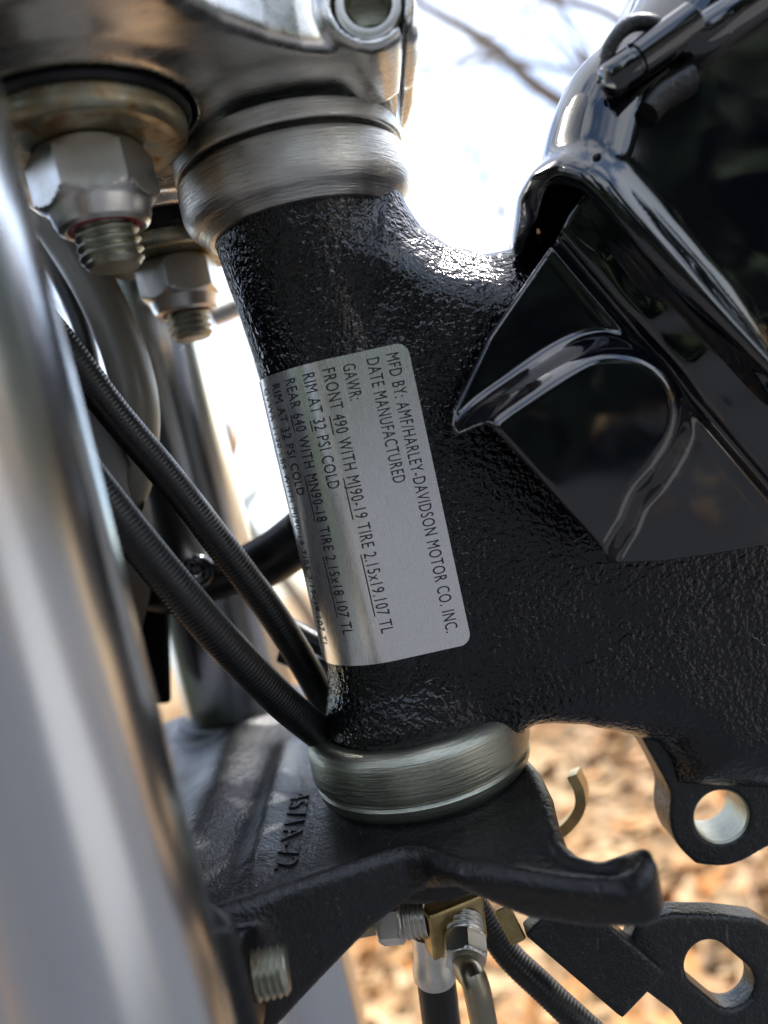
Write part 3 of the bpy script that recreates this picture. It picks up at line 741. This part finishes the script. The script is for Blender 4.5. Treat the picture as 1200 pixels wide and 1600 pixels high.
def strip(c, wv, th):
    wv = np.asarray(wv, float); tn = np.gradient(c, axis=0); v, f = [], []
    for i, p_ in enumerate(c):
        n_ = np.cross(tn[i], wv); n_ /= np.linalg.norm(n_)
        v += [p_ - wv / 2 - n_ * th / 2, p_ + wv / 2 - n_ * th / 2, p_ + wv / 2 + n_ * th / 2, p_ - wv / 2 + n_ * th / 2]
    for i in range(len(c) - 1):
        for k in range(4): f.append([4 * i + k, 4 * i + (k + 1) % 4, 4 * i + 4 + (k + 1) % 4, 4 * i + 4 + k])
    f += [[3, 2, 1, 0], [4 * len(c) - 4 + k for k in range(4)]]
    return np.array(v), f
part('lock_tab', strip(tabc, (2.6, .2, 6.5), 2.6), BRASS, MV)

# ------------------------------------------------------------------ black bracket with a slotted hole, and its block
zk = 182.0
kp = [tuple(V(*a, zk)[:2]) for a in [(985, 1425), (1040, 1414), (1120, 1420), (1180, 1430), (1215, 1452), (1290, 1560), (1290, 1700), (1130, 1690), (1042, 1565), (960, 1500)]]
ha, hb = V(1098, 1495, zk), V(1136, 1528, zk)
def f_brk(x, y, z):
    zz = z - zk - (x - 75) * .10
    d = poly2(x + 0 * y, y + 0 * x, kp)
    e = hb - ha; wx, wy = x - ha[0], y - ha[1]; t = np.clip((wx * e[0] + wy * e[1]) / (e[0] ** 2 + e[1] ** 2), 0, 1)
    hole = np.hypot(wx - e[0] * t, wy - e[1] * t) - 5.6
    return rinter(smax(d, -hole, .5), np.abs(zz) - 3.6, 1.2)
brk = part('slotted_bracket', nets(f_brk, (52, 88, zk - 10), (104, 124, zk + 12), .6), BLACKMET, MV)
part('bracket_block', box(np.array([21.0, 17.2, -2.0]), np.array([10.4, -8.9, 2.0]), np.array([.8, 1.8, 9.0]), V(820, 1462, 171)), BLACKMET, MV, brk)

# ------------------------------------------------------------------ gusset plate (pressed sheet) and fuel tank
ZG = 158.0
def G(x, y): return V(x, y, ZG)[:2]
gp = [G(*a) for a in [(866, 376), (884, 340), (908, 303), (930, 293), (955, 300), (1085, 440), (1205, 560), (1330, 690), (1330, 845), (1200, 851), (1110, 866), (1030, 877), (950, 880), (940, 872), (757, 668), (742, 672), (712, 684), (705, 668), (708, 640), (760, 530), (815, 450)]]
bl = [tuple(a[:2]) for a in spline([np.r_[G(*a), 0] for a in [(700, 690), (740, 640), (800, 596), (860, 556), (905, 535), (950, 530), (1000, 540), (1040, 568), (1066, 610), (1072, 660), (1060, 705), (1030, 755), (1000, 790), (985, 825), (970, 850), (952, 885), (942, 930)]], 6)] + [G(*a) for a in [(800, 900), (690, 740)]]
c1a, c1b = G(868, 385), G(1200, 775)
def line_d(x, y, a, b):
    e = (b - a) / np.linalg.norm(b - a); return (x - a[0]) * -e[1] + (y - a[1]) * e[0]   # negative to the upper right
welds = [G(1022, 393), G(1100, 476), (G(1150, 540))]
def gus_h(x, y):
    db = poly2(x, y, bl)
    rise = 7.0 * .5 * (1 + np.cos(np.pi * np.clip((db + 6.0) / 8.0, 0, 1)))
    l = line_d(x, y, c1a, c1b)
    groove = 1.5 * np.exp(-((l + 1.2) / 1.1) ** 2) - .5 * np.exp(-((l - 1.6) / 1.0) ** 2)
    u = -l
    flange = np.where(u > 2, (u - 2) * .36 + .03 * np.maximum(u - 10, 0) ** 2, 0)
    wav = np.clip((u - 2) / 3, 0, 1) * (.16 * np.sin(.30 * x + .17 * y) * np.sin(.16 * x - .3 * y + 1) + .12 * np.sin(.4 * x - .33 * y))
    bumps = sum(k * np.exp(-(((x - c[0]) / 1.7) ** 2 + ((y - c[1]) / 1.5) ** 2)) for c, k in zip(welds, (2.3, 2.4, 1.4)))
    ridge = 1.3 * np.exp(-((u - 15.5) / 1.5) ** 2) * np.clip((x - 50) / 10, 0, 1)
    lower = .035 * np.maximum(y - 2, 0) * 0
    return rise * np.clip((2.5 - u) / 3, 0, 1) - groove + bumps + ridge + wav + flange * .55
def f_gus(x, y, z):
    X, Y = x + 0 * y, y + 0 * x
    h = ZG - gus_h(X, Y)
    d = poly2(X, Y, gp)
    return rinter(d, np.abs(z - h) * .80 - .8, .7)
gus = part('gusset_plate', nets(f_gus, (12, -70, ZG - 14), (96, 12, ZG + 6), .5), GLOSS, MV)

ZT = 161.0
def Tt(x, y): return V(x, y, ZT)[:2]
tp = [tuple(a[:2]) for a in spline([np.r_[Tt(*a), 0] for a in [(1040, -260), (1010, -40), (962, 48), (898, 112), (866, 180), (848, 250), (826, 305), (820, 350), (840, 430)]], 8)] + [Tt(*a) for a in [ (960, 520), (1300, 760), (1700, 900), (1700, -260)]]
arch = [V(816, 372, 170), V(824, 318, 164), V(846, 282, 158), V(880, 266, 153), (V(918, 276, 150)), V(948, 302, 149), V(1010, 372, 148), V(1100, 470, 147), V(1230, 605, 146)]
def f_tank(x, y, z):
    X, Y = x + 0 * y, y + 0 * x
    d2 = poly2(X, Y, tp)
    zc = 192.0
    body = rinter(d2, np.abs(z - zc) - 44, 15)
    body = np.maximum(body, -999)
    low = poly2(X, Y, [a[:2] for a in arch] + [Tt(1500, 900), Tt(800, 900), Tt(780, 420)])   # below the arch the near wall is open
    body = smax(body, -np.maximum(low + 1.2, z - 208), 1.0)
    lip = np.full(np.broadcast(x, y, z).shape, 1e9)
    for a, b in zip(arch[:-1], arch[1:]): lip = np.minimum(lip, seg3(x, y, z, a, b, 1.3))
    return smin(body, lip, 6)
tank = part('fuel_tank', nets(f_tank, (28, -118, 138), (112, 2, 240), .9), GLOSS, MV)
part('weld_bead', join(*[(lambda s_: sweep(s_, 1.1 + .25 * np.sin(np.arange(len(s_)) * 1.3), 12))(resample(spline([V(940, 296, 150), V(1010, 366, 150), V(1100, 466, 149), V(1230, 606, 148)]), .5))]), GLOSS, MV, tank)

# ------------------------------------------------------------------ reflections in the tank's shoulder, built as solid pieces
cl_ = part('reflection_cylinder', move(lathe([(0, -1), (2.9, -.6), (3.3, 0), (3.5, 5), (3.1, 5.4), (3.1, 5.9), (3.6, 6.2), (3.7, 18.5), (3.3, 19.0), (2.4, 19.0), (2.1, 17.5), (0, 17.5)][::-1], 48), V(952, 128, 146), (.80, -.56, -.05)), GLOSS, MV)
part('reflection_loop', sweep(resample(spline([V(945, 128, 147), V(950, 80, 146), V(982, 40, 145), V(1022, 38, 145), V(1040, 62, 146)]), .8), 1.5, 18), BLACKMET, MV)
part('reflection_arm', sweep(resample(spline([V(1062, 60, 147), V(1090, 62, 147), V(1140, 30, 146), V(1230, -30, 145)]), 1.0), np.linspace(4.6, 3.4, len(resample(spline([V(1062, 60, 147), V(1090, 62, 147), V(1140, 30, 146), V(1230, -30, 145)]), 1.0))), 24), GLOSS, MV)
part('reflection_stub', sweep(resample(spline([V(1012, 178, 147), V(1035, 150, 147), V(1080, 122, 147)]), .8), 2.9, 24, .8), BLACKMET, MV)
